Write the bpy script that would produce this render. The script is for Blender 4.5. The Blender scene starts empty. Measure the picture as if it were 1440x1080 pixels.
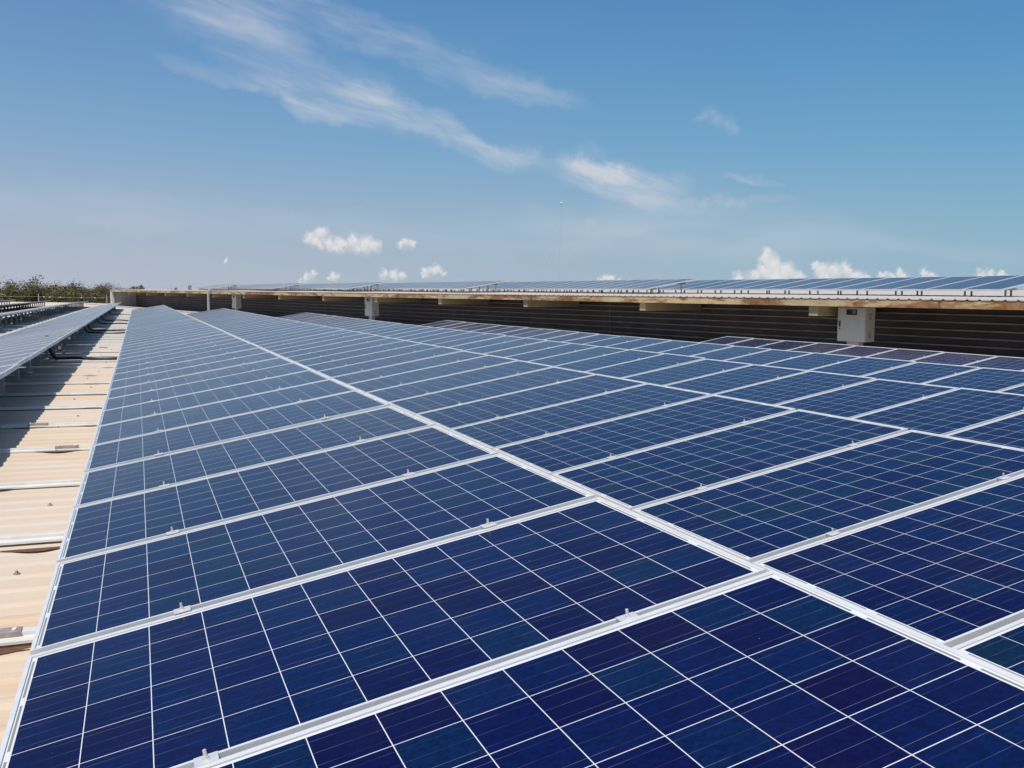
import bpy, bmesh, math, random
from mathutils import Vector, Matrix
C = bpy.context.scene
COL = C.collection
R = math.radians
random.seed(7)

# ------------------------------------------------------------------ camera, sky, sun, exposure
cam_d = bpy.data.cameras.new('camera'); cam = bpy.data.objects.new('camera', cam_d); COL.objects.link(cam)
cam_d.sensor_width = 36; cam_d.lens = 1283.35/1440*36; cam_d.clip_start = .05; cam_d.clip_end = 20000
cam.location = (0, 0, 0); cam.rotation_mode = 'XYZ'
cam.rotation_euler = (math.pi/2-.0976, 0, -.3883)
C.camera = cam
SUN = Vector((-.36, -.32, 1)).normalized()
sun_d = bpy.data.lights.new('sun', 'SUN'); sun_d.energy = 4.2; sun_d.angle = R(.53); sun_d.color = (1, .955, .88)
sun = bpy.data.objects.new('sun', sun_d); COL.objects.link(sun)
sun.rotation_euler = SUN.to_track_quat('Z', 'Y').to_euler(); sun.location = (-30, -20, 60)
C.view_settings.view_transform = 'Standard'; C.view_settings.look = 'None'
C.view_settings.exposure = 0; C.view_settings.gamma = 1

PUFFS = [(9.94, 3.36, 0.491), (10.58, 3.62, 0.581), (11.12, 3.12, 0.491), (10.36, 3.07, 0.447), (11.76, 3.0, 0.536), (12.49, 3.13, 0.625), (13.26, 3.01, 0.67), (13.82, 2.89, 0.447), (12.83, 2.71, 0.357), (11.33, 2.78, 0.357), (15.65, 3.11, 0.447), (16.13, 3.03, 0.357), (15.3, 2.98, 0.313), (17.03, 1.42, 0.402), (17.47, 1.55, 0.402), (17.91, 1.38, 0.357), (16.77, 1.24, 0.223), (11.3, 1.1, 0.313), (11.0, 1.01, 0.223), (14.32, 1.24, 0.357), (14.97, 1.2, 0.447), (15.49, 1.15, 0.268), (9.81, 1.01, 0.313), (10.06, 1.22, 0.223), (9.38, 0.88, 0.223), (4.91, 1.99, 0.223), (27.04, 4.38, 0.402), (27.35, 4.38, 0.313), (28.22, 0.89, 0.402), (28.79, 0.85, 0.357), (27.87, 0.76, 0.268), (29.31, 0.72, 0.268), (37.79, 2.22, 0.625), (38.13, 1.67, 0.67), (37.56, 1.33, 0.625), (38.8, 1.24, 0.715), (39.53, 1.03, 0.581), (36.99, 1.0, 0.536), (36.16, 0.91, 0.491), (38.23, 1.03, 0.804), (35.83, 0.74, 0.357), (40.56, 1.77, 0.357), (40.85, 1.39, 0.536), (41.52, 1.26, 0.581), (42.23, 1.38, 0.581), (42.78, 1.17, 0.536), (43.18, 0.96, 0.357), (41.06, 0.93, 0.536), (44.17, 1.04, 0.357), (44.63, 0.95, 0.357), (45.11, 1.27, 0.357), (45.31, 0.95, 0.402), (46.42, 1.06, 0.402), (46.87, 0.98, 0.357), (49.3, 1.07, 0.357), (49.73, 0.99, 0.357), (50.36, 0.95, 0.357), (33.94, 10.56, 0.447), (34.4, 10.74, 0.447), (33.65, 10.37, 0.357), (34.7, 10.33, 0.491), (35.33, 10.02, 0.491), (35.71, 9.73, 0.357), (33.96, 5.53, 0.491), (34.72, 5.72, 0.536), (35.43, 5.5, 0.491), (36.27, 5.35, 0.402), (33.12, 5.5, 0.402)]
# soft cirrus: azimuth, elevation, half length, half width, slope (degrees), strength
STREAKS = [(9.45, 13.21, 8.48, 1.88, -23.0, 0.58), (5.88, 15.83, 4.55, 1.34, -16.1, 0.55), (17.89, 10.13, 6.2, 0.98, -19.3, 1.0), (21.37, 9.25, 3.02, 0.63, -17.6, 0.7), (15.36, 14.81, 10.79, 1.16, -16.9, 0.55), (23.12, 12.21, 3.82, 0.71, -14.9, 0.4), (5.78, 12.42, 4.3, 0.58, -11.0, 0.55), (10.65, 11.09, 4.94, 0.58, -14.1, 0.6), (28.8, 7.18, 4.07, 1.21, -14.7, 1.5), (27.49, 7.95, 2.58, 0.54, -10.6, 1.5), (37.06, 6.49, 1.84, 0.27, -9.8, 0.6), (37.71, 5.24, 2.42, 0.31, -3.6, 0.35), (31.41, 5.57, 4.64, 0.54, -5.1, 0.35), (34.42, 3.62, 10.44, 1.79, -5.1, 0.5), (2.38, 4.7, 13.64, 1.16, -4.1, 0.35), (47.46, 2.56, 4.21, 0.71, -5.6, 0.3), (24.01, 3.7, 8.69, 1.34, -0.4, 0.25)]
W = bpy.data.worlds.new('World'); C.world = W; W.use_nodes = True
nt = W.node_tree; N = nt.nodes; L = nt.links; N.clear()
def nd(tree, t, **kw):
    n = tree.nodes.new(t)
    for k, v in kw.items(): setattr(n, k, v)
    return n
def mth(tree, op, a, b=None, c=None, clamp=False):
    n = tree.nodes.new('ShaderNodeMath'); n.operation = op; n.use_clamp = clamp
    for i, v in enumerate((a, b, c)):
        if v is None: continue
        if isinstance(v, (int, float)): n.inputs[i].default_value = v
        else: tree.links.new(v, n.inputs[i])
    return n.outputs[0]
def vmt(tree, op, a, b=None):
    n = tree.nodes.new('ShaderNodeVectorMath'); n.operation = op
    for i, v in enumerate((a, b)):
        if v is None: continue
        if isinstance(v, (tuple, list, Vector)): n.inputs[i].default_value = tuple(v)
        else: tree.links.new(v, n.inputs[i])
    return n.outputs[1] if op in ('DOT_PRODUCT', 'DISTANCE', 'LENGTH') else n.outputs[0]
def mapr(tree, v, a, b, c, d, smooth=True):
    n = tree.nodes.new('ShaderNodeMapRange'); n.interpolation_type = 'SMOOTHSTEP' if smooth else 'LINEAR'; n.clamp = True
    tree.links.new(v, n.inputs[0])
    for i, x in zip((1, 2, 3, 4), (a, b, c, d)): n.inputs[i].default_value = x
    return n.outputs[0]
def mixc(tree, f, a, b, mode='MIX'):
    n = tree.nodes.new('ShaderNodeMix'); n.data_type = 'RGBA'; n.blend_type = mode
    for s, v in ((n.inputs[0], f), (n.inputs[6], a), (n.inputs[7], b)):
        if isinstance(v, (int, float)): s.default_value = v
        elif isinstance(v, (tuple, list)): s.default_value = tuple(v)+((1,) if len(v) == 3 else ())
        else: tree.links.new(v, s)
    return n.outputs[2]
def noise(tree, vec, scale, detail=4, rough=.55, out='Fac', dist=0.):
    n = tree.nodes.new('ShaderNodeTexNoise'); n.inputs['Scale'].default_value = scale; n.inputs['Detail'].default_value = detail
    n.inputs['Roughness'].default_value = rough; n.inputs['Distortion'].default_value = dist
    if vec is not None: tree.links.new(vec, n.inputs['Vector'])
    return n.outputs[out]
def aedir(a, e): a, e = R(a), R(e); return Vector((math.sin(a)*math.cos(e), math.cos(a)*math.cos(e), math.sin(e)))
def build_sky():
    sky = nd(nt, 'ShaderNodeTexSky', sky_type='NISHITA'); sky.sun_disc = False
    sky.sun_elevation = math.asin(SUN.z); sky.sun_rotation = math.atan2(SUN.x, SUN.y)
    sky.altitude = 0; sky.air_density = 1.0; sky.dust_density = .6; sky.ozone_density = 1.6
    hs = nd(nt, 'ShaderNodeHueSaturation'); hs.inputs['Hue'].default_value = .5; hs.inputs['Saturation'].default_value = SKY_SAT; hs.inputs['Value'].default_value = SKY_VAL
    L.new(sky.outputs[0], hs.inputs['Color'])
    d = nd(nt, 'ShaderNodeTexCoord').outputs['Generated']
    sx = nd(nt, 'ShaderNodeSeparateXYZ'); L.new(d, sx.inputs[0])
    rp = nd(nt, 'ShaderNodeValToRGB'); L.new(mth(nt, 'MULTIPLY', sx.outputs[2], 2.0, None, True), rp.inputs[0])
    for i, (p, c) in enumerate(SKY_RAMP):
        k = rp.color_ramp.elements[i] if i < 2 else rp.color_ramp.elements.new(p)
        k.position = p; k.color = c+(1,)
    az = mth(nt, 'ARCTAN2', sx.outputs[0], sx.outputs[1])
    tint = mixc(nt, mapr(nt, az, R(-12), R(58), 0, 1, False), (1.38, 1.0, .975), (.80, .93, .95))
    grad = vmt(nt, 'SCALE', mixc(nt, 1.0, rp.outputs[0], tint, 'MULTIPLY')); grad.node.inputs['Scale'].default_value = 10
    skyc = mixc(nt, mapr(nt, sx.outputs[2], .36, .75, .95, 0), hs.outputs[0], grad)
    # cirrus
    wob = vmt(nt, 'SCALE', noise(nt, d, 11, 6, .6, 'Color')); wob.node.inputs['Scale'].default_value = .07
    dw = vmt(nt, 'ADD', d, wob); dw = vmt(nt, 'ADD', dw, (-.035, -.035, -.035))
    tot = None; veil = None
    for a, e, Lh, Wh, sl, s in STREAKS:
        c = aedir(a, e); r = Vector((math.cos(R(a)), -math.sin(R(a)), 0)); u = r.cross(c).normalized()
        if u.z < 0: u = -u
        ax = r*math.cos(R(sl))+u*math.sin(R(sl)); ay = -r*math.sin(R(sl))+u*math.cos(R(sl))
        q = vmt(nt, 'SUBTRACT', dw, c)
        x = vmt(nt, 'DOT_PRODUCT', q, ax/math.tan(R(Lh))/1.0); y = vmt(nt, 'DOT_PRODUCT', q, ay/math.tan(R(Wh))/1.0)
        rr = mth(nt, 'ADD', mth(nt, 'POWER', mth(nt, 'ABSOLUTE', x), 2), mth(nt, 'POWER', mth(nt, 'ABSOLUTE', y), 2))
        m = mapr(nt, rr, 0, 1.6, s, 0)
        if e < 5 and Wh > .6: veil = m if veil is None else mth(nt, 'ADD', veil, m); continue
        tot = m if tot is None else mth(nt, 'ADD', tot, m)
    # streaky filaments, stretched along the wind
    a0, e0, sl = 18, 10, -18
    c = aedir(a0, e0); r = Vector((math.cos(R(a0)), -math.sin(R(a0)), 0)); u = r.cross(c).normalized(); u = u if u.z > 0 else -u
    ax = r*math.cos(R(sl))+u*math.sin(R(sl)); ay = -r*math.sin(R(sl))+u*math.cos(R(sl))
    cm = nd(nt, 'ShaderNodeCombineXYZ')
    L.new(vmt(nt, 'DOT_PRODUCT', d, ax*3.2), cm.inputs[0]); L.new(vmt(nt, 'DOT_PRODUCT', d, ay*16), cm.inputs[1])
    fil = noise(nt, cm.outputs[0], 2.0, 6, .55, 'Fac', 1.6)
    fil2 = noise(nt, cm.outputs[0], 8, 6, .6, 'Fac', .8)
    fm = mth(nt, 'ADD', mth(nt, 'MULTIPLY', fil, .7), mth(nt, 'MULTIPLY', fil2, .3))
    fm = mapr(nt, fm, .30, .70, .05, 1.25, False)
    vf = mth(nt, 'MULTIPLY', veil, mapr(nt, noise(nt, vmt(nt, 'MULTIPLY', d, (6, 6, 30)), 1.2, 4, .5), .3, .7, .35, 1.0))
    cir = mth(nt, 'ADD', mth(nt, 'MULTIPLY', mth(nt, 'MULTIPLY', tot, fm), CIRRUS, None, True), mth(nt, 'MULTIPLY', vf, .62), None, True)
    # cumulus puffs low over the horizon
    n1 = noise(nt, d, 62, 10, .68, 'Color'); n1 = vmt(nt, 'SUBTRACT', n1, (.5, .5, .5))
    sc = vmt(nt, 'SCALE', n1); sc.node.inputs['Scale'].default_value = .026
    dp = vmt(nt, 'ADD', d, sc)
    mx = None; lit = None
    for a, e, rad in PUFFS:
        st = .30 if e > 4.2 else 1.; rad *= 1.35 if e > 4.2 else 1.
        c = aedir(a, e); dist = vmt(nt, 'DISTANCE', dp, c)
        m = mapr(nt, dist, 0, R(rad)*1.45, st, 0)
        mx = m if mx is None else mth(nt, 'MAXIMUM', mx, m)
        hi = mth(nt, 'MULTIPLY', m, mapr(nt, vmt(nt, 'DOT_PRODUCT', vmt(nt, 'SUBTRACT', dp, c), (-.25/R(rad), -.1/R(rad), .9/R(rad))), -.9, .9, 0, 1))
        lit = hi if lit is None else mth(nt, 'MAXIMUM', lit, hi)
    base = mixc(nt, cir, skyc, CIRRUS_COL)
    cc = mixc(nt, lit, CUM_DARK, CUM_LIT)
    den = mapr(nt, mx, .04, .85, 0, .92)
    out = mixc(nt, den, base, cc)
    bg = nd(nt, 'ShaderNodeBackground'); bg.inputs['Strength'].default_value = SKY_STR
    L.new(out, bg.inputs['Color']); L.new(bg.outputs[0], nd(nt, 'ShaderNodeOutputWorld').inputs['Surface'])
SKY_STR = .10; SKY_SAT = 1.0; SKY_VAL = 1.0; CIRRUS = .55
CIRRUS_COL = (5.6, 6.1, 6.9); CUM_DARK = (5.6, 5.8, 6.2); CUM_LIT = (8.9, 8.8, 8.7)
SKY_RAMP = [(0, (.355, .500, .610)), (1, (.050, .165, .42)), (.14, (.285, .468, .612)), (.30, (.176, .396, .612)), (.46, (.116, .320, .575)), (.60, (.088, .262, .532))]
build_sky()

# ------------------------------------------------------------------ helpers
def mat(name):
    m = bpy.data.materials.new(name); m.use_nodes = True
    t = m.node_tree; b = t.nodes['Principled BSDF']; return m, t, b
def plain(name, col, rough=.5, metal=0., var=.12, scale=6., bump=0.):
    m, t, b = mat(name)
    o = nd(t, 'ShaderNodeTexCoord').outputs['Object']
    n = noise(t, o, scale, 5, .6)
    c = mixc(t, mapr(t, n, .3, .7, 0, 1), tuple(x*(1-var) for x in col), tuple(min(1, x*(1+var)) for x in col))
    t.links.new(c, b.inputs['Base Color']); b.inputs['Roughness'].default_value = rough; b.inputs['Metallic'].default_value = metal
    if bump:
        bp = nd(t, 'ShaderNodeBump'); bp.inputs['Strength'].default_value = bump; t.links.new(n, bp.inputs['Height']); t.links.new(bp.outputs[0], b.inputs['Normal'])
    return m
def mesh_obj(name, bm, mats, parent=None, loc=(0, 0, 0), rot=None, smooth=False):
    me = bpy.data.meshes.new(name); bm.to_mesh(me); bm.free()
    for m in (mats if isinstance(mats, (list, tuple)) else [mats]): me.materials.append(m)
    if smooth:
        for p in me.polygons: p.use_smooth = True
    o = bpy.data.objects.new(name, me); COL.objects.link(o); o.location = loc
    if rot: o.rotation_euler = rot
    if parent: o.parent = parent
    return o
def inst(src, name, parent, loc, rot=(0, 0, 0)):
    o = src.copy(); o.name = name; COL.objects.link(o); o.parent = parent; o.location = loc; o.rotation_euler = rot
    return o
def box(bm, lo, hi, M=None, mi=0):
    x0, y0, z0 = lo; x1, y1, z1 = hi
    vs = [bm.verts.new((M @ Vector(p)) if M else p) for p in
          [(x0, y0, z0), (x1, y0, z0), (x1, y1, z0), (x0, y1, z0), (x0, y0, z1), (x1, y0, z1), (x1, y1, z1), (x0, y1, z1)]]
    for q in [(3, 2, 1, 0), (4, 5, 6, 7), (0, 1, 5, 4), (1, 2, 6, 5), (2, 3, 7, 6), (3, 0, 4, 7)]:
        f = bm.faces.new([vs[i] for i in q]); f.material_index = mi
def cyl(bm, p0, p1, r0, r1=None, seg=8, mi=0):
    r1 = r0 if r1 is None else r1
    p0, p1 = Vector(p0), Vector(p1); z = (p1-p0).normalized()
    x = z.orthogonal().normalized(); y = z.cross(x)
    a = [bm.verts.new(p0+(x*math.cos(2*math.pi*i/seg)+y*math.sin(2*math.pi*i/seg))*r0) for i in range(seg)]
    b = [bm.verts.new(p1+(x*math.cos(2*math.pi*i/seg)+y*math.sin(2*math.pi*i/seg))*r1) for i in range(seg)]
    for i in range(seg):
        f = bm.faces.new((a[i], a[(i+1) % seg], b[(i+1) % seg], b[i])); f.material_index = mi
    f = bm.faces.new(a[::-1]); f.material_index = mi
    f = bm.faces.new(b); f.material_index = mi
def tube(bm, pts, r, seg=6):
    pts = [Vector(p) for p in pts]; rings = []
    for i, p in enumerate(pts):
        z = (pts[min(i+1, len(pts)-1)]-pts[max(i-1, 0)]).normalized()
        x = z.cross(Vector((0.13, .2, 1))).normalized(); y = z.cross(x)
        rings.append([bm.verts.new(p+(x*math.cos(2*math.pi*k/seg)+y*math.sin(2*math.pi*k/seg))*r) for k in range(seg)])
    for a, b in zip(rings, rings[1:]):
        for k in range(seg): bm.faces.new((a[k], a[(k+1) % seg], b[(k+1) % seg], b[k]))
    bm.faces.new(rings[0][::-1]); bm.faces.new(rings[-1])
def thing(name, label, cat, loc=(0, 0, 0), group=None):
    o = bpy.data.objects.new(name, None); COL.objects.link(o); o.location = loc; o.empty_display_size = .2
    tag(o, label, cat, group); return o
def tag(o, label, cat, group=None):
    o['label'] = label; o['category'] = cat
    if group: o['group'] = group
    return o

# ------------------------------------------------------------------ materials
CP = .159; EU = .029; EV = .014; PL = 1.966; PW = .998; RP = 1.0289; TILT = .166
LIPL, LIPN, LIPF = .013, .009, .017
def solar_mat():
    m, t, b = mat('solar_cells')
    g = nd(t, 'ShaderNodeTexCoord').outputs['Object']
    sp = nd(t, 'ShaderNodeSeparateXYZ'); t.links.new(g, sp.inputs[0])
    rnd = nd(t, 'ShaderNodeObjectInfo').outputs['Random']
    cx = mth(t, 'DIVIDE', mth(t, 'SUBTRACT', sp.outputs[0], EU), CP); cy = mth(t, 'DIVIDE', mth(t, 'SUBTRACT', sp.outputs[1], EV), CP)
    fx = mth(t, 'FRACT', cx); fy = mth(t, 'FRACT', cy)
    def inside(v, n): return mth(t, 'MULTIPLY', mth(t, 'GREATER_THAN', v, 0), mth(t, 'LESS_THAN', v, n))
    ins = mth(t, 'MULTIPLY', inside(cx, 12), inside(cy, 6))
    def edge(fr, w): return mth(t, 'GREATER_THAN', mth(t, 'ABSOLUTE', mth(t, 'SUBTRACT', fr, .5)), .5-w)
    gap = mth(t, 'MAXIMUM', edge(fx, .0072), edge(fy, .0072))
    cell = mth(t, 'MULTIPLY', ins, mth(t, 'SUBTRACT', 1, gap))
    # one tone per cell, one drift per panel
    idv = nd(t, 'ShaderNodeCombineXYZ'); t.links.new(mth(t, 'FLOOR', cx), idv.inputs[0]); t.links.new(mth(t, 'FLOOR', cy), idv.inputs[1]); t.links.new(mth(t, 'MULTIPLY', rnd, 531), idv.inputs[2])
    wn = nd(t, 'ShaderNodeTexWhiteNoise', noise_dimensions='3D'); t.links.new(idv.outputs[0], wn.inputs['Vector'])
    rp = nd(t, 'ShaderNodeValToRGB'); e = rp.color_ramp
    cols = [(0, (.0036, .0015, .027)), (.14, (.0018, .0020, .037)), (.38, (.0009, .0042, .050)), (.66, (.0007, .0082, .058)), (.86, (.0010, .0125, .052)), (1, (.0020, .0140, .038))]
    e.elements[0].position = 0; e.elements[0].color = cols[0][1]+(1,); e.elements[1].position = 1; e.elements[1].color = cols[-1][1]+(1,)
    for p, c in cols[1:-1]:
        k = e.elements.new(p); k.color = c+(1,)
    tone = mth(t, 'ADD', mth(t, 'MULTIPLY', wn.outputs['Value'], .72), mth(t, 'ADD', mth(t, 'MULTIPLY', rnd, .26), .12), None, True)
    t.links.new(tone, rp.inputs[0])
    # crystal grain
    vo = nd(t, 'ShaderNodeTexVoronoi'); vo.inputs['Scale'].default_value = 95
    off = vmt(t, 'ADD', g, idv.outputs[0]); t.links.new(off, vo.inputs['Vector'])
    gr = nd(t, 'ShaderNodeSeparateXYZ'); t.links.new(vo.outputs['Color'], gr.inputs[0])
    grain = mth(t, 'ADD', mth(t, 'MULTIPLY', gr.outputs[0], .56), .72)
    cc = mixc(t, 1.0, rp.outputs[0], (1, 1, 1), 'MULTIPLY'); cc.node.inputs[7].default_value = (1, 1, 1, 1)
    gv = nd(t, 'ShaderNodeCombineXYZ')
    for i in range(3): t.links.new(grain, gv.inputs[i])
    t.links.new(gv.outputs[0], cc.node.inputs[7])
    # three thin ribbons per cell, fading in and out by noise
    ft = mth(t, 'FRACT', mth(t, 'MULTIPLY', fy, 3))
    bus = mth(t, 'GREATER_THAN', mth(t, 'ABSOLUTE', mth(t, 'SUBTRACT', ft, .5)), .5)
    bus = mth(t, 'LESS_THAN', mth(t, 'ABSOLUTE', mth(t, 'SUBTRACT', ft, .5)), .0125)
    cc = mixc(t, mth(t, 'MULTIPLY', mth(t, 'MULTIPLY', bus, mapr(t, noise(t, off, 7, 2, .5), .40, .62, .12, .6)), .6), cc, (.26, .27, .33))
    # white backsheet, grey bus ribbons at both ends (three per panel)
    ex = mth(t, 'ABSOLUTE', mth(t, 'SUBTRACT', cx, 6))
    rib = mth(t, 'MULTIPLY', mth(t, 'GREATER_THAN', ex, 6.026), mth(t, 'LESS_THAN', ex, 6.068))
    pr = mth(t, 'FRACT', mth(t, 'DIVIDE', cy, 2))
    rib = mth(t, 'MULTIPLY', rib, mth(t, 'LESS_THAN', mth(t, 'ABSOLUTE', mth(t, 'SUBTRACT', pr, .5)), .42))
    rib = mth(t, 'MULTIPLY', rib, inside(cy, 6))
    seal_shade = mth(t, 'MAXIMUM', mth(t, 'GREATER_THAN', sp.outputs[1], PW-LIPF-.0032), mth(t, 'LESS_THAN', mth(t, 'ABSOLUTE', mth(t, 'SUBTRACT', sp.outputs[0], LIPL)), .0022))  # grey seal line painted in for the shadow along the raised lip
    back = mixc(t, rib, (.66, .67, .69), (.23, .235, .22)); back = mixc(t, seal_shade, back, (.27, .27, .28))
    # dust film, specks and droppings
    ov = vmt(t, 'ADD', g, idv.outputs[0])
    pv = nd(t, 'ShaderNodeCombineXYZ'); t.links.new(mth(t, 'MULTIPLY', rnd, 97), pv.inputs[2]); pv2 = vmt(t, 'ADD', g, pv.outputs[0])
    dust = mapr(t, noise(t, pv2, 2.3, 5, .65), .3, .75, .001, .010)
    spk = mapr(t, noise(t, pv2, 70, 2, .5), .80, .82, 0, .4)
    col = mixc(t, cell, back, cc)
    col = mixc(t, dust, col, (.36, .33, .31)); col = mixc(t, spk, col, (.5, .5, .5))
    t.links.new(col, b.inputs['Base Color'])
    b.inputs['Roughness'].default_value = .12; b.inputs['IOR'].default_value = 1.5; b.inputs['Specular IOR Level'].default_value = PANEL_SPEC
    b.inputs['Specular Tint'].default_value = (1, 1, 1, 1)
    ro = mapr(t, noise(t, pv2, 5, 5, .6), .3, .7, .13, .22); t.links.new(ro, b.inputs['Roughness'])
    b.inputs['Sheen Weight'].default_value = PANEL_SHEEN; b.inputs['Sheen Roughness'].default_value = .17; b.inputs['Sheen Tint'].default_value = (1, .985, .985, 1)
    return m
PANEL_SPEC = .12; PANEL_SHEEN = .75
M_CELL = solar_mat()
M_FRAMEW = plain('weathered_aluminium', (.68, .68, .68), .45, .2, .08, 5)
M_FRAME = plain('anodised_aluminium', (.76, .765, .77), .38, .25, .05, 9)
M_GALV = plain('galvanised_steel', (.50, .51, .53), .42, .35, .14, 14)
M_RACK = plain('painted_rack_steel', (.42, .42, .43), .5, .2, .12, 10)
M_BOLT = plain('stainless_bolt', (.72, .71, .69), .35, .4, .1, 40)
M_CLAMP = plain('clamp_aluminium', (.60, .61, .62), .4, .2, .06, 30)
M_BLACK = plain('black_rubber', (.012, .012, .013), .55, 0, .2, 20)
M_RACKSHADE = plain('shaded_rack_steel', (.045, .028, .034), .6, 0, .2, 10)  # rack steel darkened in colour for the shade under the far left tables
M_RAIL = plain('white_roof_rail', (.76, .74, .70), .4, .1, .06, 7)
M_PLATE = plain('weathered_plate', (.34, .29, .27), .6, .2, .2, 30)
M_CAB = plain('cabinet_paint', (.53, .53, .47), .42, 0, .05, 5)
M_CABD = plain('cabinet_dark', (.010, .010, .012), .6, 0, .2, 20)
M_WHITEWALL = plain('white_plaster', (.66, .66, .65), .8, 0, .08, 3, .1)
def roof_mat(name, c0, c1, wash, far=None):
    m, t, b = mat(name); g = nd(t, 'ShaderNodeTexCoord').outputs['Object']
    mp = nd(t, 'ShaderNodeMapping'); mp.inputs['Scale'].default_value = (.55, 3.2, 1); t.links.new(g, mp.inputs[0])
    n1 = noise(t, mp.outputs[0], 1.7, 7, .6, 'Fac', .4)
    n2 = noise(t, g, .35, 4, .5); n3 = noise(t, g, 26, 4, .6)
    c = mixc(t, mapr(t, n1, .32, .68, 0, 1), c0, c1)
    c = mixc(t, mth(t, 'MULTIPLY', mapr(t, n2, .4, .65, 0, 1), .6), c, wash)
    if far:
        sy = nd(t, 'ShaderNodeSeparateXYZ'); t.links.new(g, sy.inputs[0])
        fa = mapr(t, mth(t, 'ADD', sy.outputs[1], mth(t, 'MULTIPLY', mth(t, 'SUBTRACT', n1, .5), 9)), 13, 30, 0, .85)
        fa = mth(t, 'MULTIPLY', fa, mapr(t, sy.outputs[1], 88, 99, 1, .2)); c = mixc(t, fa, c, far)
    c = mixc(t, mth(t, 'MULTIPLY', mapr(t, n3, .6, .8, 0, 1), .25), c, tuple(x*.55 for x in c0))
    t.links.new(c, b.inputs['Base Color']); b.inputs['Roughness'].default_value = .55
    bp = nd(t, 'ShaderNodeBump'); bp.inputs['Strength'].default_value = .25; bp.inputs['Distance'].default_value = .004; t.links.new(n1, bp.inputs['Height']); t.links.new(bp.outputs[0], b.inputs['Normal'])
    return m
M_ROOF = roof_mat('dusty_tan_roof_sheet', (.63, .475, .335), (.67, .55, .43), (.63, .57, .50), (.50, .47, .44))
M_ROOF2 = roof_mat('pale_roof_sheet', (.50, .43, .36), (.52, .48, .45), (.50, .48, .47))
def rust_mat(name, base, amount):
    m, t, b = mat(name); g = nd(t, 'ShaderNodeTexCoord').outputs['Object']
    mp = nd(t, 'ShaderNodeMapping'); mp.inputs['Scale'].default_value = (1, .42, 2.2); t.links.new(g, mp.inputs[0])
    n = noise(t, mp.outputs[0], 2.2, 8, .68); big = noise(t, g, .16, 3, .5)
    n = mth(t, 'ADD', n, mth(t, 'MULTIPLY', mth(t, 'SUBTRACT', big, .5), .7))
    rust = mixc(t, mapr(t, noise(t, g, 9, 5, .6), .35, .65, 0, 1), (.20, .065, .02), (.33, .15, .055))
    c = mixc(t, mapr(t, n, .68-amount, .80-amount, 0, 1), base, rust)
    c = mixc(t, mapr(t, noise(t, g, 3, 6, .6), .4, .7, 0, .5), c, tuple(x*.7 for x in base))
    t.links.new(c, b.inputs['Base Color']); b.inputs['Roughness'].default_value = .7
    return m
M_FASCIA = rust_mat('rusty_cream_fascia', (.60, .46, .26), .27)
M_BEAM = rust_mat('stained_concrete_beam', (.44, .35, .205), .10)
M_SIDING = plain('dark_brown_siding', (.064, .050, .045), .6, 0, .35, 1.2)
M_RIBLIT = plain('bounce_lit_rib', (.36, .31, .285), .8, 0, .25, 3)  # paler rib strips: the bounced light they catch is put into the colour
M_GRND = plain('dry_ground', (.16, .14, .07), .95, 0, .35, .02)
M_LEAFS = [plain('foliage_olive', (.130, .116, .048), .8, 0, .5, .8), plain('foliage_brown', (.150, .122, .062), .85, 0, .5, .8), plain('foliage_green', (.095, .118, .045), .8, 0, .5, .8)]
M_BARK = plain('bark', (.14, .11, .085), .9, 0, .3, 4)
M_MAST = plain('mast_steel', (.42, .45, .50), .5, .2, .1, 3)
M_LAMPW = plain('white_fitting', (.85, .85, .85), .4, 0, .03, 5)
# ------------------------------------------------------------------ ground
bm = bmesh.new(); NG = 40; S = 6000
gv = [[bm.verts.new(((i/NG-.5)*2*S, (j/NG-.5)*2*S, -9.2)) for i in range(NG+1)] for j in range(NG+1)]
for j in range(NG):
    for i in range(NG): bm.faces.new((gv[j][i], gv[j][i+1], gv[j+1][i+1], gv[j+1][i]))
g = mesh_obj('ground', bm, M_GRND); g['kind'] = 'structure'

# ------------------------------------------------------------------ the building we stand on: corrugated roof, rails, gutter
TH = R(11.5); NV = Vector((math.cos(TH), math.sin(TH), 0)); DV = Vector((-math.sin(TH), math.cos(TH), 0))
D_WALL = 18.7; D_EAVE = 16.5; Y_END = 119.5; Y_BEG = -7.; X_LEFT = -42.
VS = .0016
def zroof(x, y): return -1.265-.0193*(x+.315)+VS*y
def xwall(y, D): return (D-NV.y*y)/NV.x
hall = thing('warehouse', 'large low warehouse with a dusty tan corrugated roof carrying the near solar tables', 'building', (-14, 50, -9.2))
def on(par, o): o.parent = par; o.matrix_parent_inverse = Matrix.Translation(-Vector(par.location)); return o
bm = bmesh.new(); y = Y_BEG; prof = []
while y < Y_END:
    prof += [(y, 0), (y+.106, 0), (y+.138, .0085), (y+.170, .0085)]
    y += .203
prev = None
for y, h in prof:
    a = Vector((X_LEFT, y, zroof(X_LEFT, y)+h)); xe = xwall(y, D_WALL-.02); b_ = Vector((xe, y, zroof(xe, y)+h)); m_ = Vector((-1.2, y, zroof(-1.2, y)+h))
    row = [bm.verts.new(a), bm.verts.new(m_), bm.verts.new(b_)]
    if prev:
        for k in range(2): bm.faces.new((prev[k], prev[k+1], row[k+1], row[k]))
    prev = row
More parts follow.
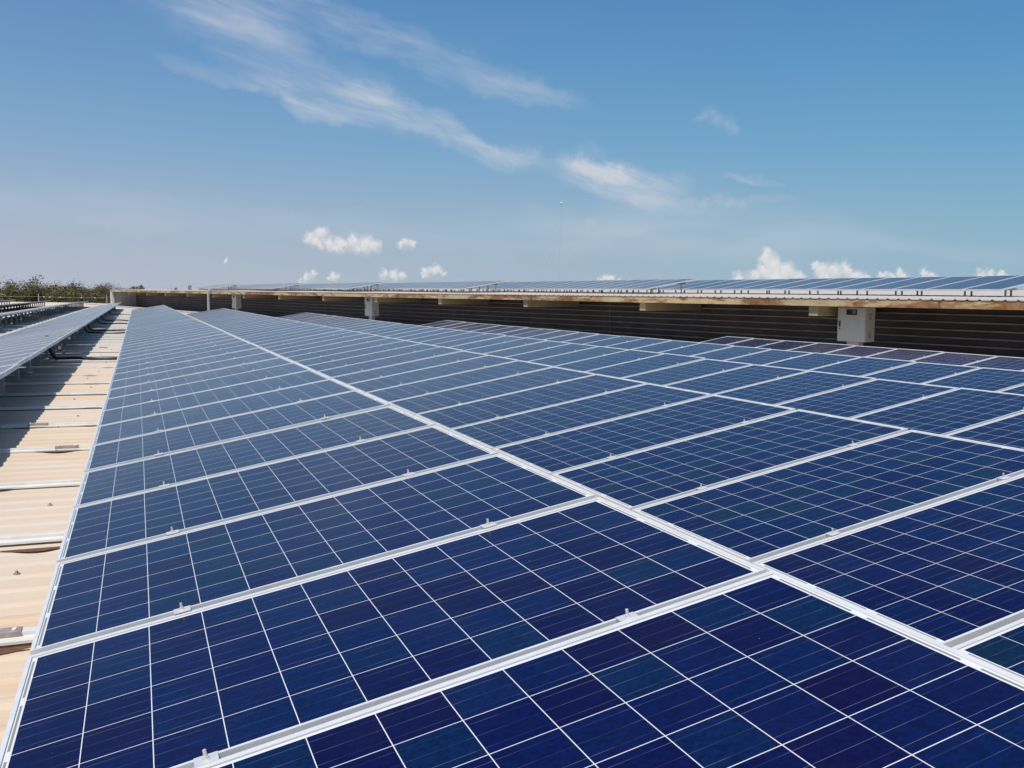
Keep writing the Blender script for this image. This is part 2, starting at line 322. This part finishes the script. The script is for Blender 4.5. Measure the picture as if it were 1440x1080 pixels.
# washers with their rubber skirts along every fifth rib
for i in range(0, 14):
    for x in (-.62, -1.9):
        yy = Y_BEG+.203*(i*7+49+random.randint(0, 3))+.154; xx = x+random.uniform(-.12, .12)
        zz = zroof(xx, yy)+.011
        cyl(bm, (xx, yy, zz-.003), (xx, yy, zz+.004), .016, .013, 8, 1); cyl(bm, (xx, yy, zz+.004), (xx, yy, zz+.014), .007, .006, 6, 1)
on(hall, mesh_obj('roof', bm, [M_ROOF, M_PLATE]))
bm = bmesh.new()
c = [(X_LEFT+.3, Y_BEG+.3), (xwall(Y_BEG+.3, D_WALL-.3), Y_BEG+.3), (xwall(Y_END-.5, D_WALL-.3), Y_END-.5), (X_LEFT+.3, Y_END-.5)]
for (x0, y0), (x1, y1) in zip(c, c[1:]+c[:1]):
    bm.faces.new([bm.verts.new(p) for p in ((x0, y0, -9.2), (x1, y1, -9.2), (x1, y1, zroof(x1, y1)-.05), (x0, y0, zroof(x0, y0)-.05))])
on(hall, mesh_obj('wall', bm, M_WHITEWALL))
# flat rails screwed across the ribs, every 1.46 m
def rail_mesh(x0, x1):
    bm = bmesh.new(); s = -.0193; Lx = x1-x0
    Mx = Matrix.Rotation(-math.atan(s), 4, 'Y')
    box(bm, (0, -.062, 0), (Lx, .04, .010), Mx); box(bm, (0, -.006, .010), (Lx, .040, .024), Mx)
    return bm
r0 = mesh_obj('roof_rail', rail_mesh(-4.2, 2.0), M_RAIL); rails = [r0]
k = 0; y = 3.66-1.46*5
while y < 66 and k < 60:
    o = r0 if k == 0 else r0.copy()
    if k: COL.objects.link(o)
    x = -4.2+random.uniform(-.2, .2); o.location = (x, y, zroof(x, y)+.0115); o.rotation_euler = (0, 0, R(random.uniform(-.15, .15))); on(hall, o); rails.append(o)
    k += 1; y += 1.46
bm = bmesh.new(); box(bm, (-.085, -.012, .0), (.085, .046, .005)); box(bm, (-.085, -.012, -.0135), (.085, -.0065, .0))
for sx in (-.062, .062): cyl(bm, (sx, .012, .006), (sx, .012, .012), .009, .008, 8, 1)
plate0 = mesh_obj('splice_plate', bm, [M_PLATE, M_LAMPW]); first = True
for (px, py) in ((-.564, 8.04), (-.90, 9.5), (-1.9, 12.4), (-.52, 3.66), (-1.6, 15.3), (-.75, 22.6), (-2.2, 6.6), (-.6, 32.9)):
    rr = min(rails[1:], key=lambda o: abs(o.location.y-py)); ry = rr.location.y
    o = plate0 if first else plate0.copy()
    if not first: COL.objects.link(o)
    first = False; o.parent = rr; o.location = (px-rr.location.x, 0, .0245-.0193*(px-rr.location.x)); o.rotation_euler = (0, math.atan(.0193), 0)
# flat brown lens patches painted in for the shaded gaps under lifting sheet edges
M_GAPSHADE = plain('gap_shade_brown', (.13, .055, .03), .85, 0, .3, 30)
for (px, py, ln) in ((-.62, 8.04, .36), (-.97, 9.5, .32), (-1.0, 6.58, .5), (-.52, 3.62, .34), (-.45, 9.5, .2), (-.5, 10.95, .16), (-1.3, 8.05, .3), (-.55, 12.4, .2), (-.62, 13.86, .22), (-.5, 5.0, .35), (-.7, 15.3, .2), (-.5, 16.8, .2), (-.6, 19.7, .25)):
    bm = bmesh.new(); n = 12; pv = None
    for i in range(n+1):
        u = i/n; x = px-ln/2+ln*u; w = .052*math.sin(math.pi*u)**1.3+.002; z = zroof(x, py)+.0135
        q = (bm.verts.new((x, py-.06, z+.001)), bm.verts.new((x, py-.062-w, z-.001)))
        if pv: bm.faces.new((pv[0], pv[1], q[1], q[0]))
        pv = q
    on(hall, mesh_obj('gap_shade_patch', bm, M_GAPSHADE))
# bright flashing along the valley in front of the neighbour's wall
bm = bmesh.new(); pr = None
for i in range(60):
    s = -4+i*2.0; p = NV*(D_EAVE-.25)+DV*s; p2 = NV*(D_EAVE+.15)+DV*s
    z = zroof(p.x, p.y)
    q = [bm.verts.new(v) for v in ((p.x, p.y, z+.03), (p.x, p.y, z+.075), (p2.x, p2.y, z+.085), (p2.x, p2.y, z+.02))]
    if pr:
        for a in range(3): bm.faces.new((pr[a], pr[a+1], q[a+1], q[a]))
    pr = q
    if p.y > Y_END-3: break
on(hall, mesh_obj('valley_flashing', bm, M_ROOF2))

# ------------------------------------------------------------------ solar tables
def frame_into(bm, mi):
    z0, z1 = -.040, 0
    box(bm, (0, 0, z0), (PL, LIPN, z1), None, mi); box(bm, (0, PW-LIPF, z0), (PL, PW, z1), None, mi)
    box(bm, (0, LIPN, z0), (LIPL, PW-LIPF, z1), None, mi); box(bm, (PL-LIPL, LIPN, z0), (PL, PW-LIPF, z1), None, mi)
def glass_into(bm, mi): box(bm, (LIPL, LIPN, -.0085), (PL-LIPL, PW-LIPF, -.0030), None, mi)
bm = bmesh.new(); glass_into(bm, 0); P_GLASS = mesh_obj('solar_panel', bm, [M_CELL])
bm = bmesh.new(); frame_into(bm, 0)
P_FRAME = mesh_obj('frame', bm, [M_FRAME])
bm = bmesh.new(); glass_into(bm, 0); frame_into(bm, 1); P_FULL = mesh_obj('solar_panel', bm, [M_CELL, M_FRAME])
bm = bmesh.new(); glass_into(bm, 0); frame_into(bm, 1); P_FULLW = mesh_obj('solar_panel', bm, [M_CELL, M_FRAMEW])
bm = bmesh.new(); box(bm, (-.026, -.021, .0008), (.026, .021, .0038)); box(bm, (-.026, -.011, -.03), (.026, .011, .0008))
cyl(bm, (0, 0, .0038), (0, 0, .0055), .009, .009, 12, 1); cyl(bm, (0, 0, .0055), (0, 0, .0115), .0068, .0068, 6, 1); cyl(bm, (0, 0, .0115), (0, 0, .026), .0042, .0042, 8, 1)
P_CLAMP = mesh_obj('clamp', bm, [M_CLAMP, M_BOLT])
protos = [P_GLASS, P_FRAME, P_FULL, P_FULLW, P_CLAMP]
UP1, UP2 = .45, 1.51
cT, sT = math.cos(TILT), math.sin(TILT)
def table(name_label, group, X, Z, y0, nrow, zr, detail_to=-99, vs=VS, rack=None, pitch=1.53, pr=.030, jit=0., TILT=TILT, pan=None):
    """one tilted row of panels on posts; X, Z: low edge, y0: first panel's near edge, zr(x, y): roof height"""
    rack = rack or M_RACK; cT, sT = math.cos(TILT), math.sin(TILT)
    t = thing('solar_table', name_label, 'solar table', (X, y0, zr(X, y0)), group)
    zb = t.location.z
    for k in range(nrow):
        y = k*RP; rot = (R(random.gauss(0, .10)), -TILT+R(random.gauss(0, .10)), 0)
        loc = (random.gauss(0, .0015), y, Z-zb+vs*y)
        if y0+y < detail_to:
            o = inst(P_GLASS, 'solar_panel', t, loc, rot); f = inst(P_FRAME, 'frame', o, (0, 0, 0))
            for u in (UP1, UP2): inst(P_CLAMP, 'clamp', o, (u+random.uniform(-.01, .01), -(RP-PW)/2, 0))
        else: inst(pan or P_FULL, 'solar_panel', t, loc, rot)
    Ly = nrow*RP
    for u in (UP1, UP2):
        bm = bmesh.new(); x = u*cT+.04*sT; z = Z-zb+u*sT-.042*cT
        Mx = Matrix(((1, 0, 0, x), (0, 1, 0, 0), (0, vs, 1, z), (0, 0, 0, 1))) @ Matrix.Rotation(-TILT, 4, 'Y')
        box(bm, (-.02, -.05, -.055), (.02, Ly+.05, 0), Mx)
        mesh_obj('purlin', bm, rack, t)
    npost = min(49, int(Ly/pitch)+1); py = (Ly-.5)/max(1, npost-1)
    for u in (UP1, UP2):
        x = u*cT+.04*sT; top = Z-zb+u*sT-.042-.045
        h = Z+u*sT-.087-zr(X+x, y0); src = None
        if h < .03: continue
        bm = bmesh.new(); box(bm, (-pr, -pr, 0), (pr, pr, h)); box(bm, (-pr*2, -pr*1.6, 0), (pr*2, pr*1.6, .006))
        src = mesh_obj('post', bm, rack, t, (x, .25, zr(X+x, y0+.25)-zb+.001))
        for k in range(1, npost):
            yy = .25+k*py+random.uniform(-jit, jit); inst(src, 'post', t, (x, yy, zr(X+x, y0+yy)-zb+.001))
    return t
XT = lambda k: -.345+2.74*(k-1)
ZT = lambda k: -1.0905-.053*(k-1)
def first(y, lo): return y+RP*math.ceil((lo-y)/RP)
GM = 'solar tables on the near roof'
main = [  # table index, row phase, first y, last y, detailed up to, label
    (1, 2.027, -3, 65.3, 20, 'long solar table beside the bare tan walkway, its low edge lining the strip'),
    (2, 3.171, -3, 53.2, 20, 'solar table just right of the walkway table, far corner just right of the silver riser'),
    (3, 5.245, 1.5, 42.3, 17, 'third solar table right of the walkway, ending left of the middle cabinet'),
    (4, 7.353, 3.5, 29.8, 17, 'solar table whose far corner stops halfway between middle and nearest cabinet'),
    (5, 10.423, 6, 17.9, 17, 'shortest and rightmost solar table, running just under the nearest grey cabinet'),
    (0, 9.5, 3.2, 77.6, -99, 'pale solar table left of the walkway, raised edge and posts shading it'),
    (-1, 9.3, 22, 88, -99, 'solar table on tall posts seen edge on, bright top line, left of the pale one'),
    (-2, 9.6, 40, 85, -99, 'dark purple solar table seen from below behind the edge on one'),
    (-3, 9.1, 55, 86.5, -99, 'farthest left solar table, a thin dark line on posts before the trees')]
for k, ph, ya, yb, dt, lab in main:
    ys = first(ph, ya); n = int((yb-ys)/RP+.35)
    table(lab, GM, XT(k), ZT(k)+VS*ys+(.07 if k == -1 else 0), ys, n, lambda x, y: zroof(x, y)+.015, dt, rack=M_RACKSHADE if k < -1 else None, TILT=.130 if k == -1 else TILT)

# black cables that cross the walkway between the tables
bm = bmesh.new()
for i, (yy, lab) in enumerate(((18.5, 'thick black cable crossing the walkway, nearest of the cables'), (30.3, 'black cable crossing the walkway, second nearest to the viewer'), (32.5, 'black cable crossing the walkway right behind the second one'), (39.6, 'black cable crossing the far half of the walkway, fourth from the viewer'), (44.4, 'black cable crossing the walkway, second from the far end'), (56.3, 'farthest black cable crossing the walkway near the white end wall'))):
    bm = bmesh.new(); pts = []
    x0 = XT(0)+UP2*cT; 
    for q in range(9):
        u = q/8; a = u*math.pi/2
        pts.append((x0+.06+.16*(1-math.cos(a))+.0, yy+.04*u, zroof(x0, yy)+.05+.42*(1-math.sin(a))))
    for q in range(1, 12):
        u = q/11; x = x0+.22+(XT(1)+.35-x0-.22)*u; pts.append((x, yy+.05+.05*math.sin(u*5+i), zroof(x, yy)+.024+.024+.012*math.sin(u*9+i)))
    tag(mesh_obj('black_cable', bm if not tube(bm, pts, .024 if i else .028, 8) else bm, M_BLACK, None, smooth=True), lab, 'cable', 'cables crossing the walkway')

# ------------------------------------------------------------------ neighbouring building
def zN(x, y):
    p = Vector((x, y, 0)); return -.155+.0065*p.dot(DV)+.006*(p.dot(NV)-D_EAVE)
def NP(s, D, z=None):
    p = NV*D+DV*s; return Vector((p.x, p.y, zN(p.x, p.y) if z is None else z))
S0, S1 = -14., 92.6
nb = thing('warehouse', 'neighbouring warehouse with rusty cream eave, dark ribbed wall and its own panels', 'building', (30, 40, -9.2))
# roof sheet with ribs running back from the eave
bm = bmesh.new(); s = S0; prev = None
while s < S1:
    for ds, h in ((0, 0), (.15, 0), (.178, .019), (.20, .019), (.225, 0)):
        a = NP(s+ds, D_EAVE-.022); b_ = NP(s+ds, D_EAVE+34); m_ = NP(s+ds, D_EAVE+3)
        a.z += h; b_.z += h; m_.z += h
        al = a.copy(); al.z -= .018
        row = [bm.verts.new(v) for v in (al, a, m_, b_)]
        if prev:
            for k in range(3): bm.faces.new((prev[k], prev[k+1], row[k+1], row[k]))
        prev = row
    s += .235
on(nb, mesh_obj('roof', bm, M_ROOF2))
# sagging fascia in sheets
def zlin(s): return -.10+.0065*(s-8.4)
k = 0; s = S0
while s < S1-.5:
    e = min(s+6.0, S1); bm = bmesh.new()
    jit = random.uniform(-.004, .004)
    n = 6
    rows = []
    for i in range(n+1):
        q = s+.006+(e-s-.012)*i/n; z = zN(*NP(q, D_EAVE).xy)-.021+jit
        rows.append([bm.verts.new(NP(q, D, zz)) for D, zz in ((D_EAVE-.01, z), (D_EAVE-.01, z-.15), (D_EAVE+.05, z-.152), (D_EAVE+.05, z-.12), (D_EAVE+.02, z-.12), (D_EAVE+.02, z))])
    for a, b_ in zip(rows, rows[1:]):
        for j in range(6): bm.faces.new((a[j], a[(j+1) % 6], b_[(j+1) % 6], b_[j]))
    bm.faces.new(rows[0][::-1]); bm.faces.new(rows[-1])
    on(nb, mesh_obj('fascia', bm, M_FASCIA)); k += 1; s = e
# stub beams carrying the overhang
ang = math.atan2(NV.y, NV.x)
for s in [-11+6*i for i in range(4) if -11+6*i < 12]+[12.96, 18.49, 24.02, 29.58, 35.05, 40.78, 46.8, 52.79, 59.0, 65.24, 71.57, 77.75, 84.62]:
    if 11.5 < s+6 < 12.9: continue
    bm = bmesh.new(); p = NP(s, D_EAVE+.06); z = p.z-.175
    M4 = Matrix.Translation((p.x, p.y, z)) @ Matrix.Rotation(ang, 4, 'Z')
    box(bm, (0, -.12, -.22), (D_WALL-D_EAVE-.10, .12, .10), M4)
    bmesh.ops.bevel(bm, geom=bm.edges[:], offset=.012, segments=1, affect='EDGES')
    on(nb, mesh_obj('eave_beam', bm, M_BEAM))
# soffit under the overhang
bm = bmesh.new(); prev = None
for i in range(40):
    q = S0+(S1-S0)*i/39; a = NP(q, D_EAVE+.06); b_ = NP(q, D_WALL); a.z -= .07; b_.z -= .07
    row = (bm.verts.new(a), bm.verts.new(b_))
    if prev: bm.faces.new((prev[0], row[0], row[1], prev[1]))
    prev = row
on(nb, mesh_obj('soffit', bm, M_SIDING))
# dark siding with horizontal ribs, in sheets
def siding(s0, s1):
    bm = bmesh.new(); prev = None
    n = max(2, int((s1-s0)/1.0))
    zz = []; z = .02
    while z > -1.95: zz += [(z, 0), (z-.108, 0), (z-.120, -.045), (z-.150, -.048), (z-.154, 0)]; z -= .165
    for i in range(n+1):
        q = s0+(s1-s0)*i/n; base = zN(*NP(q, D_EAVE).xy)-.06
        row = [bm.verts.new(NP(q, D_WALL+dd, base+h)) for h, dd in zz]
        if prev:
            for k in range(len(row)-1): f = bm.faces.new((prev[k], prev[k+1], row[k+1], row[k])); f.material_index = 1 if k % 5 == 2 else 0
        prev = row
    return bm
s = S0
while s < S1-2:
    e = min(s+9.1, S1-.3); on(nb, mesh_obj('wall_sheet', siding(s+.004, e-.004), [M_SIDING, M_RIBLIT])); s = e
bm = bmesh.new()
cs = [NP(S0, D_WALL+.15, 0), NP(S1, D_WALL+.15, 0), NP(S1, D_EAVE+33.5, 0), NP(S0, D_EAVE+33.5, 0)]
for a, b_ in zip(cs, cs[1:]+cs[:1]):
    bm.faces.new([bm.verts.new(v) for v in ((a.x, a.y, -9.2), (b_.x, b_.y, -9.2), (b_.x, b_.y, zN(b_.x, b_.y)-.06), (a.x, a.y, zN(a.x, a.y)-.06))])
on(nb, mesh_obj('wall', bm, M_WHITEWALL))
# white cross wall closing the far end of the overhang
bm = bmesh.new(); p = NP(S1-.25, D_EAVE-.02); z1 = p.z-.02; zb = zroof(p.x, p.y)-.1
M4 = Matrix.Translation((p.x, p.y, 0)) @ Matrix.Rotation(ang, 4, 'Z')
box(bm, (.25, 0, zb), (D_WALL-D_EAVE+.1, .2, z1-.12), M4); box(bm, (0, -.25, zb), (.25, .25, z1-.17), M4)
on(nb, mesh_obj('end_wall', bm, M_WHITEWALL))

# panels of the neighbouring roof
GN = 'solar tables on the neighbouring roof'
nbt = [(17.1, 14.2, 34, 'rightmost solar table on the neighbouring roof, its blue rows filling the skyline'),
       (14.4, 24.5, 44, 'solar table on the neighbouring roof ending above the eave right of the centre'),
       (11.7, 33.7, 44, 'solar table on the neighbouring roof whose end frame tilts up below the thin mast'),
       (9.43, 43.9, 40, 'solar table on the neighbouring roof ending right above the middle cabinet'),
       (7.19, 53.9, 34, 'solar table on the neighbouring roof ending between silver riser and middle cabinet'),
       (4.76, 64.3, 22, 'pale solar table on the neighbouring roof starting at the silver cable riser'),
       (2.46, 75.6, 5, 'smallest and farthest left solar table on the neighbouring roof')]
def table_n(lab, X, Y, n):
    zl = zN(X, Y)+.185
    return table(lab, GN, X, zl, Y, n, lambda x, y: zN(x, y)+.02, -99, .0064, M_GALV, 1.05, .016, .35, pan=P_FULLW)
for X, Y, n, lab in nbt: table_n(lab, X, Y, n)
for o in protos: bpy.data.objects.remove(o)

# ------------------------------------------------------------------ cabinets hung below the eave
def cabinet(s0, s1, zb, zt, lab):
    s_mid = (s0+s1)/2; w = abs(s0-s1); D = 16.9
    p = NP(s_mid, D); t = thing('electrical_cabinet', lab, 'cabinet', (p.x, p.y, zroof(p.x, p.y)), 'electrical cabinets below the eave')
    t.rotation_euler = (0, 0, math.pi/2+TH-math.pi)   # local +x along the wall towards the viewer, +y into the wall
    z0 = zb-t.location.z; h = zt-zb; dp = .33
    def ob(n, bm, m, par=t): return mesh_obj(n, bm, m, par)
    bm = bmesh.new(); box(bm, (-w/2, .018, z0), (w/2, dp, z0+h)); bmesh.ops.bevel(bm, geom=bm.edges[:], offset=.008, segments=2, affect='EDGES'); ob('body', bm, M_CAB)
    bm = bmesh.new(); box(bm, (-w/2+.006, 0, z0+.008), (w/2-.006, .017, z0+h-.008)); bmesh.ops.bevel(bm, geom=bm.edges[:], offset=.005, segments=2, affect='EDGES'); door = ob('door', bm, M_CAB)
    bm = bmesh.new(); x0 = -w*.18; x1 = w*.2; za = z0+h*.77; zc = z0+h*.93
    box(bm, (x0, -.004, za), (x1, -.0005, zc)); win = ob('window', bm, M_CABD, door)
    bm = bmesh.new(); box(bm, (x0+(x1-x0)*.57, -.0065, za+.03), (x0+(x1-x0)*.9, -.0045, zc-.015)); ob('meter', bm, plain('meter_face', (.16, .17, .19), .3, 0, .1, 20), door)
    bm = bmesh.new(); box(bm, (-w*.43, -.012, z0+h*.42), (-w*.385, -.0005, z0+h*.60)); cyl(bm, (-w*.408, -.014, z0+h*.36), (-w*.408, -.0005, z0+h*.36), .014, .014, 10); ob('handle', bm, M_CABD, door)
    bm = bmesh.new()
    for zz0 in (.12, .64):
        for i in range(6): box(bm, (w/2+.0005, .12, z0+h*(zz0+.034*i)), (w/2+.004, .20, z0+h*(zz0+.034*i)+.008))
    ob('vent', bm, M_CABD)
    bm = bmesh.new(); box(bm, (-.16, .09, 0), (.14, .25, z0-.001)); ob('leg', bm, M_RACK)
cabinet(12.58, 11.885, -1.003, -.262, 'grey electrical cabinet with dark window nearest the viewer, at the right')
cabinet(36.90, 36.15, -.919, -.10, 'grey electrical cabinet in the middle of the dark wall')
cabinet(56.16, 55.35, -.822, .01, 'farthest grey electrical cabinet, just right of the silver cable riser')
# silver cable riser bending over the eave
bm = bmesh.new(); p = NP(59.1, D_EAVE-.16); zt = p.z+.10; zb = zroof(p.x, p.y)+.02; rings = []
path = [(0, zb), (0, zt-.32), (.02, zt-.16), (.08, zt-.05), (.19, zt), (.36, zt+.015), (1.2, zt+.02)]
for i, (dd, z) in enumerate(path):
    j0 = path[max(0, i-1)]; j1 = path[min(len(path)-1, i+1)]; tx, tz = j1[0]-j0[0], j1[1]-j0[1]; ln = math.hypot(tx, tz); nx, nz = -tz/ln, tx/ln
    base = NP(59.1, D_EAVE-.16+dd, z)
    rings.append([bm.verts.new(base+DV*a+NV*(nx*b)+Vector((0, 0, nz*b))) for a, b in ((.11, 0), (.11, .09), (-.11, .09), (-.11, 0), (-.085, 0), (-.085, .065), (.085, .065), (.085, 0))])
for a, b_ in zip(rings, rings[1:]):
    for j in range(8): bm.faces.new((a[j], a[(j+1) % 8], b_[(j+1) % 8], b_[j]))
bm.faces.new(rings[0][::-1]); bm.faces.new(rings[-1])
bmesh.ops.recalc_face_normals(bm, faces=bm.faces[:])
rise = tag(mesh_obj('cable_riser', bm, M_GALV), 'silver metal cable riser climbing the dark wall and bending over the eave', 'cable tray')

# ------------------------------------------------------------------ guard rail at the far roof edge
gl = thing('guard_rail', 'slim guard rail with pale posts and a wire at the far roof edge', 'railing', (-14, 118, zroof(-14, 118)))
for x in (-3.3, -10.46, -17.6, -24.8, -32):
    bm = bmesh.new(); z = zroof(x, 118); cyl(bm, (x, 118, z), (x, 118, z+1.0),   .032, .026, 8); on(gl, mesh_obj('post', bm, M_RAIL))
bm = bmesh.new()
for x0, x1 in ((-3.3, -10.46), (-10.46, -17.6), (-17.6, -24.8), (-24.8, -32)):
    tube(bm, [(x0+(x1-x0)*i/8, 118, zroof(x0+(x1-x0)*i/8, 118)+.66-.05*math.sin(math.pi*i/8)) for i in range(9)], .006, 4)
for x in (-8.2, -9.3, -9.9, -6, -4.6, -2.0): box(bm, (x-.06, 117.95, zroof(x, 118)+.58), (x+.06, 118.05, zroof(x, 118)+.68))
on(gl, mesh_obj('wire', bm, M_RAIL))

# ------------------------------------------------------------------ trees beyond the roof
def tree_meshes(seed, h, wid, wisp):
    rd = random.Random(seed); bt = bmesh.new(); bl = bmesh.new(); tips = []
    def limb(p, d, ln, r, lev):
        n = 4; q = p.copy(); dd = d.copy(); rr = r
        for i in range(n):
            nx = q+dd*(ln/n); r2 = rr*.8; cyl(bt, q, nx, rr, r2, 5 if lev else 7); q = nx; rr = r2
            dd = (dd+Vector((rd.gauss(0, .18), rd.gauss(0, .18), rd.gauss(.05, .12)))).normalized()
            if lev < 3 and i > 0:
                for _ in range(2 if lev else 3):
                    a = rd.uniform(0, 6.28); sd = Vector((math.cos(a), math.sin(a), rd.uniform(.15, .9))).normalized()
                    limb(q, (dd*.4+sd*(.9 if lev == 0 else .7)).normalized(), ln*rd.uniform(.45, .68)*(wid if lev == 0 else 1), rr*.6, lev+1)
            if lev >= 2 or (lev == 1 and i > 1): tips.append(q.copy())
    limb(Vector((0, 0, 0)), Vector((0, 0, 1)), h*.62, h*.022, 0)
    zmx = max(t.z for t in tips)
    for tpt in tips:
        dens = 1.6*wisp if tpt.z > zmx*.72 else 1.
        for _ in range(int(36*dens)):
            c = tpt+Vector((rd.gauss(0, .38), rd.gauss(0, .38), rd.gauss(0, .3))); s = rd.uniform(.05, .13) if tpt.z > zmx*.72 else rd.uniform(.08, .2)
            a = Vector((rd.gauss(0, 1), rd.gauss(0, 1), rd.gauss(0, 1))).normalized(); b = a.orthogonal().normalized(); b = (b*math.cos(rd.random()*6)+a.cross(b)*math.sin(rd.random()*6))
            bl.faces.new([bl.verts.new(c+v) for v in (-a*s, b*s*.6, a*s, -b*s*.6)])
    return bt, bl, zmx
kinds = []
for sd, h, wd, wi in ((3, 10, 1.15, .45), (11, 9.6, 1.3, .8), (23, 9.8, 1.1, .3), (31, 9.2, 1.35, .9)):
    bt, bl, zm = tree_meshes(sd, h, wd, wi)
    mt = bpy.data.meshes.new('trunk'); bt.to_mesh(mt); bt.free(); mt.materials.append(M_BARK)
    ml = bpy.data.meshes.new('crown'); bl.to_mesh(ml); bl.free(); kinds.append((mt, ml, zm))
looks = {0: 'wispy brownish', 1: 'dense olive', 2: 'thin bare topped', 3: 'low rounded green'}
# X at distance Y, top height above eye level, kind
tl = [(-21.5, 146, 2.35, 2, 'tall thin bare topped tree at the left edge of the picture'),
      (-18.2, 150, .55, 3, 'low bush of a tree in the dip right of the leftmost tree'),
      (-15.6, 144, 1.35, 1, 'dense olive tree left of the wispiest treetop'),
      (-13.1, 143, 2.5, 0, 'wispy brownish tree with the tallest airy top in the tree line'),
      (-11.2, 148, 2.0, 2, 'thin twiggy tree right beside the tallest airy top'),
      (-9.2, 142, 1.7, 1, 'dense olive tree standing right of the left rail post'),
      (-7.0, 146, 1.9, 3, 'rounded green tree in the middle of the tree line'),
      (-5.2, 143, 1.45, 0, 'brownish tree with a slanting top in the right half of the line'),
      (-2.5, 148, 1.5, 2, 'thin treetop between the rounded green tree and the white wall'),
      (-3.9, 152, .6, 1, 'small olive tree low behind the roof near the white wall'),
      (-.6, 145, 1.0, 3, 'green tree directly behind the white end wall'),
      (-2.4, 156, 1.6, 1, 'treetop peeking over the far end of the neighbouring eave'),
      (-17, 165, 1.0, 1, 'olive tree in the second row at the left'),
      (-10, 168, 1.3, 3, 'green tree in the second row behind the twiggy one'),
      (-4.5, 166, .9, 1, 'olive tree in the second row near the white wall'),
      (-24, 150, 1.4, 0, 'brownish tree at the outer left of the line')]
for i, (x, y, top, kd, lab) in enumerate(tl):
    mt, ml, zm = kinds[kd]; sc = (top+9.2)/(zm+.25)
    t = thing('tree', lab, 'tree', (x, y, -9.2), 'trees beyond the roof'); t.rotation_euler = (0, 0, i*1.7); t.scale = (sc*1.1, sc*1.1, sc)
    for nme, me in (('trunk', mt), ('crown', ml)):
        if nme == 'crown':
            me = me.copy(); me.materials.clear(); me.materials.append(M_LEAFS[(1, 0, 1, 2)[kd] if i % 3 else (0, 2, 1, 0)[kd]])
        o = bpy.data.objects.new(nme, me); COL.objects.link(o); o.parent = t
# undergrowth that fills the line
bm = bmesh.new(); rd = random.Random(5)
for i in range(64000):
    x = rd.uniform(-34, 1); y = rd.uniform(138, 172); h = 9.45+.65*math.sin(x*.55+1)+.45*math.sin(x*2.3+y)
    z = -9.2+h*rd.random()**.35; s = rd.uniform(.1, .22)
    a = Vector((rd.gauss(0, 1), rd.gauss(0, 1), rd.gauss(0, 1))).normalized(); b = a.orthogonal().normalized(); c0 = Vector((x, y, z))
    bm.faces.new([bm.verts.new(c0+v) for v in (-a*s, b*s*.7, a*s, -b*s*.7)])
o = mesh_obj('undergrowth', bm, M_LEAFS[0]); o['kind'] = 'stuff'; tag(o, 'brown green scrub thicket filling the gaps between the trees', 'scrub')

# ------------------------------------------------------------------ guyed mast far behind the neighbouring roof
def wd(a, e, dist): return Vector((math.sin(R(a))*dist, math.cos(R(a))*dist, math.tan(R(e))*dist))
mx, my = wd(25.1, 0, 330).xy
mast = thing('radio_mast', 'very thin pale guyed radio mast rising into the sky behind the neighbouring roof', 'mast', (mx, my, -9.2)); mast.rotation_euler = (0, R(1.6), -R(25))
H = 42.
bm = bmesh.new(); leg = [Vector((.22*math.cos(a), .22*math.sin(a), 0)) for a in (0, 2.094, 4.189)]
for l in leg: cyl(bm, l, l+Vector((0, 0, H-1.5)), .014, .014, 4)
k = 0; z = 0
while z < H-2.2:
    for i in range(3): cyl(bm, leg[i]+Vector((0, 0, z)), leg[(i+1) % 3]+Vector((0, 0, z+.8)), .009, .009, 3)
    z += .8
mesh_obj('lattice', bm, M_MAST, mast)
bm = bmesh.new(); bmesh.ops.create_icosphere(bm, subdivisions=2, radius=.34, matrix=Matrix.Translation((0, 0, H-.25))); mesh_obj('beacon', bm, M_LAMPW, mast, smooth=True)
bm = bmesh.new(); box(bm, (-.18, -.18, H-1.5), (.18, .18, H-.75)); mesh_obj('antenna_box', bm, M_MAST, mast)
for zz in (H*.34, H*.68, H*.9):
    for a in (.6, 2.7, 4.8):
        bm = bmesh.new(); cyl(bm, (.2*math.cos(a), .2*math.sin(a), zz), (18*math.cos(a), 18*math.sin(a), .3), .010, .010, 3); mesh_obj('guy_wire', bm, M_MAST, mast)
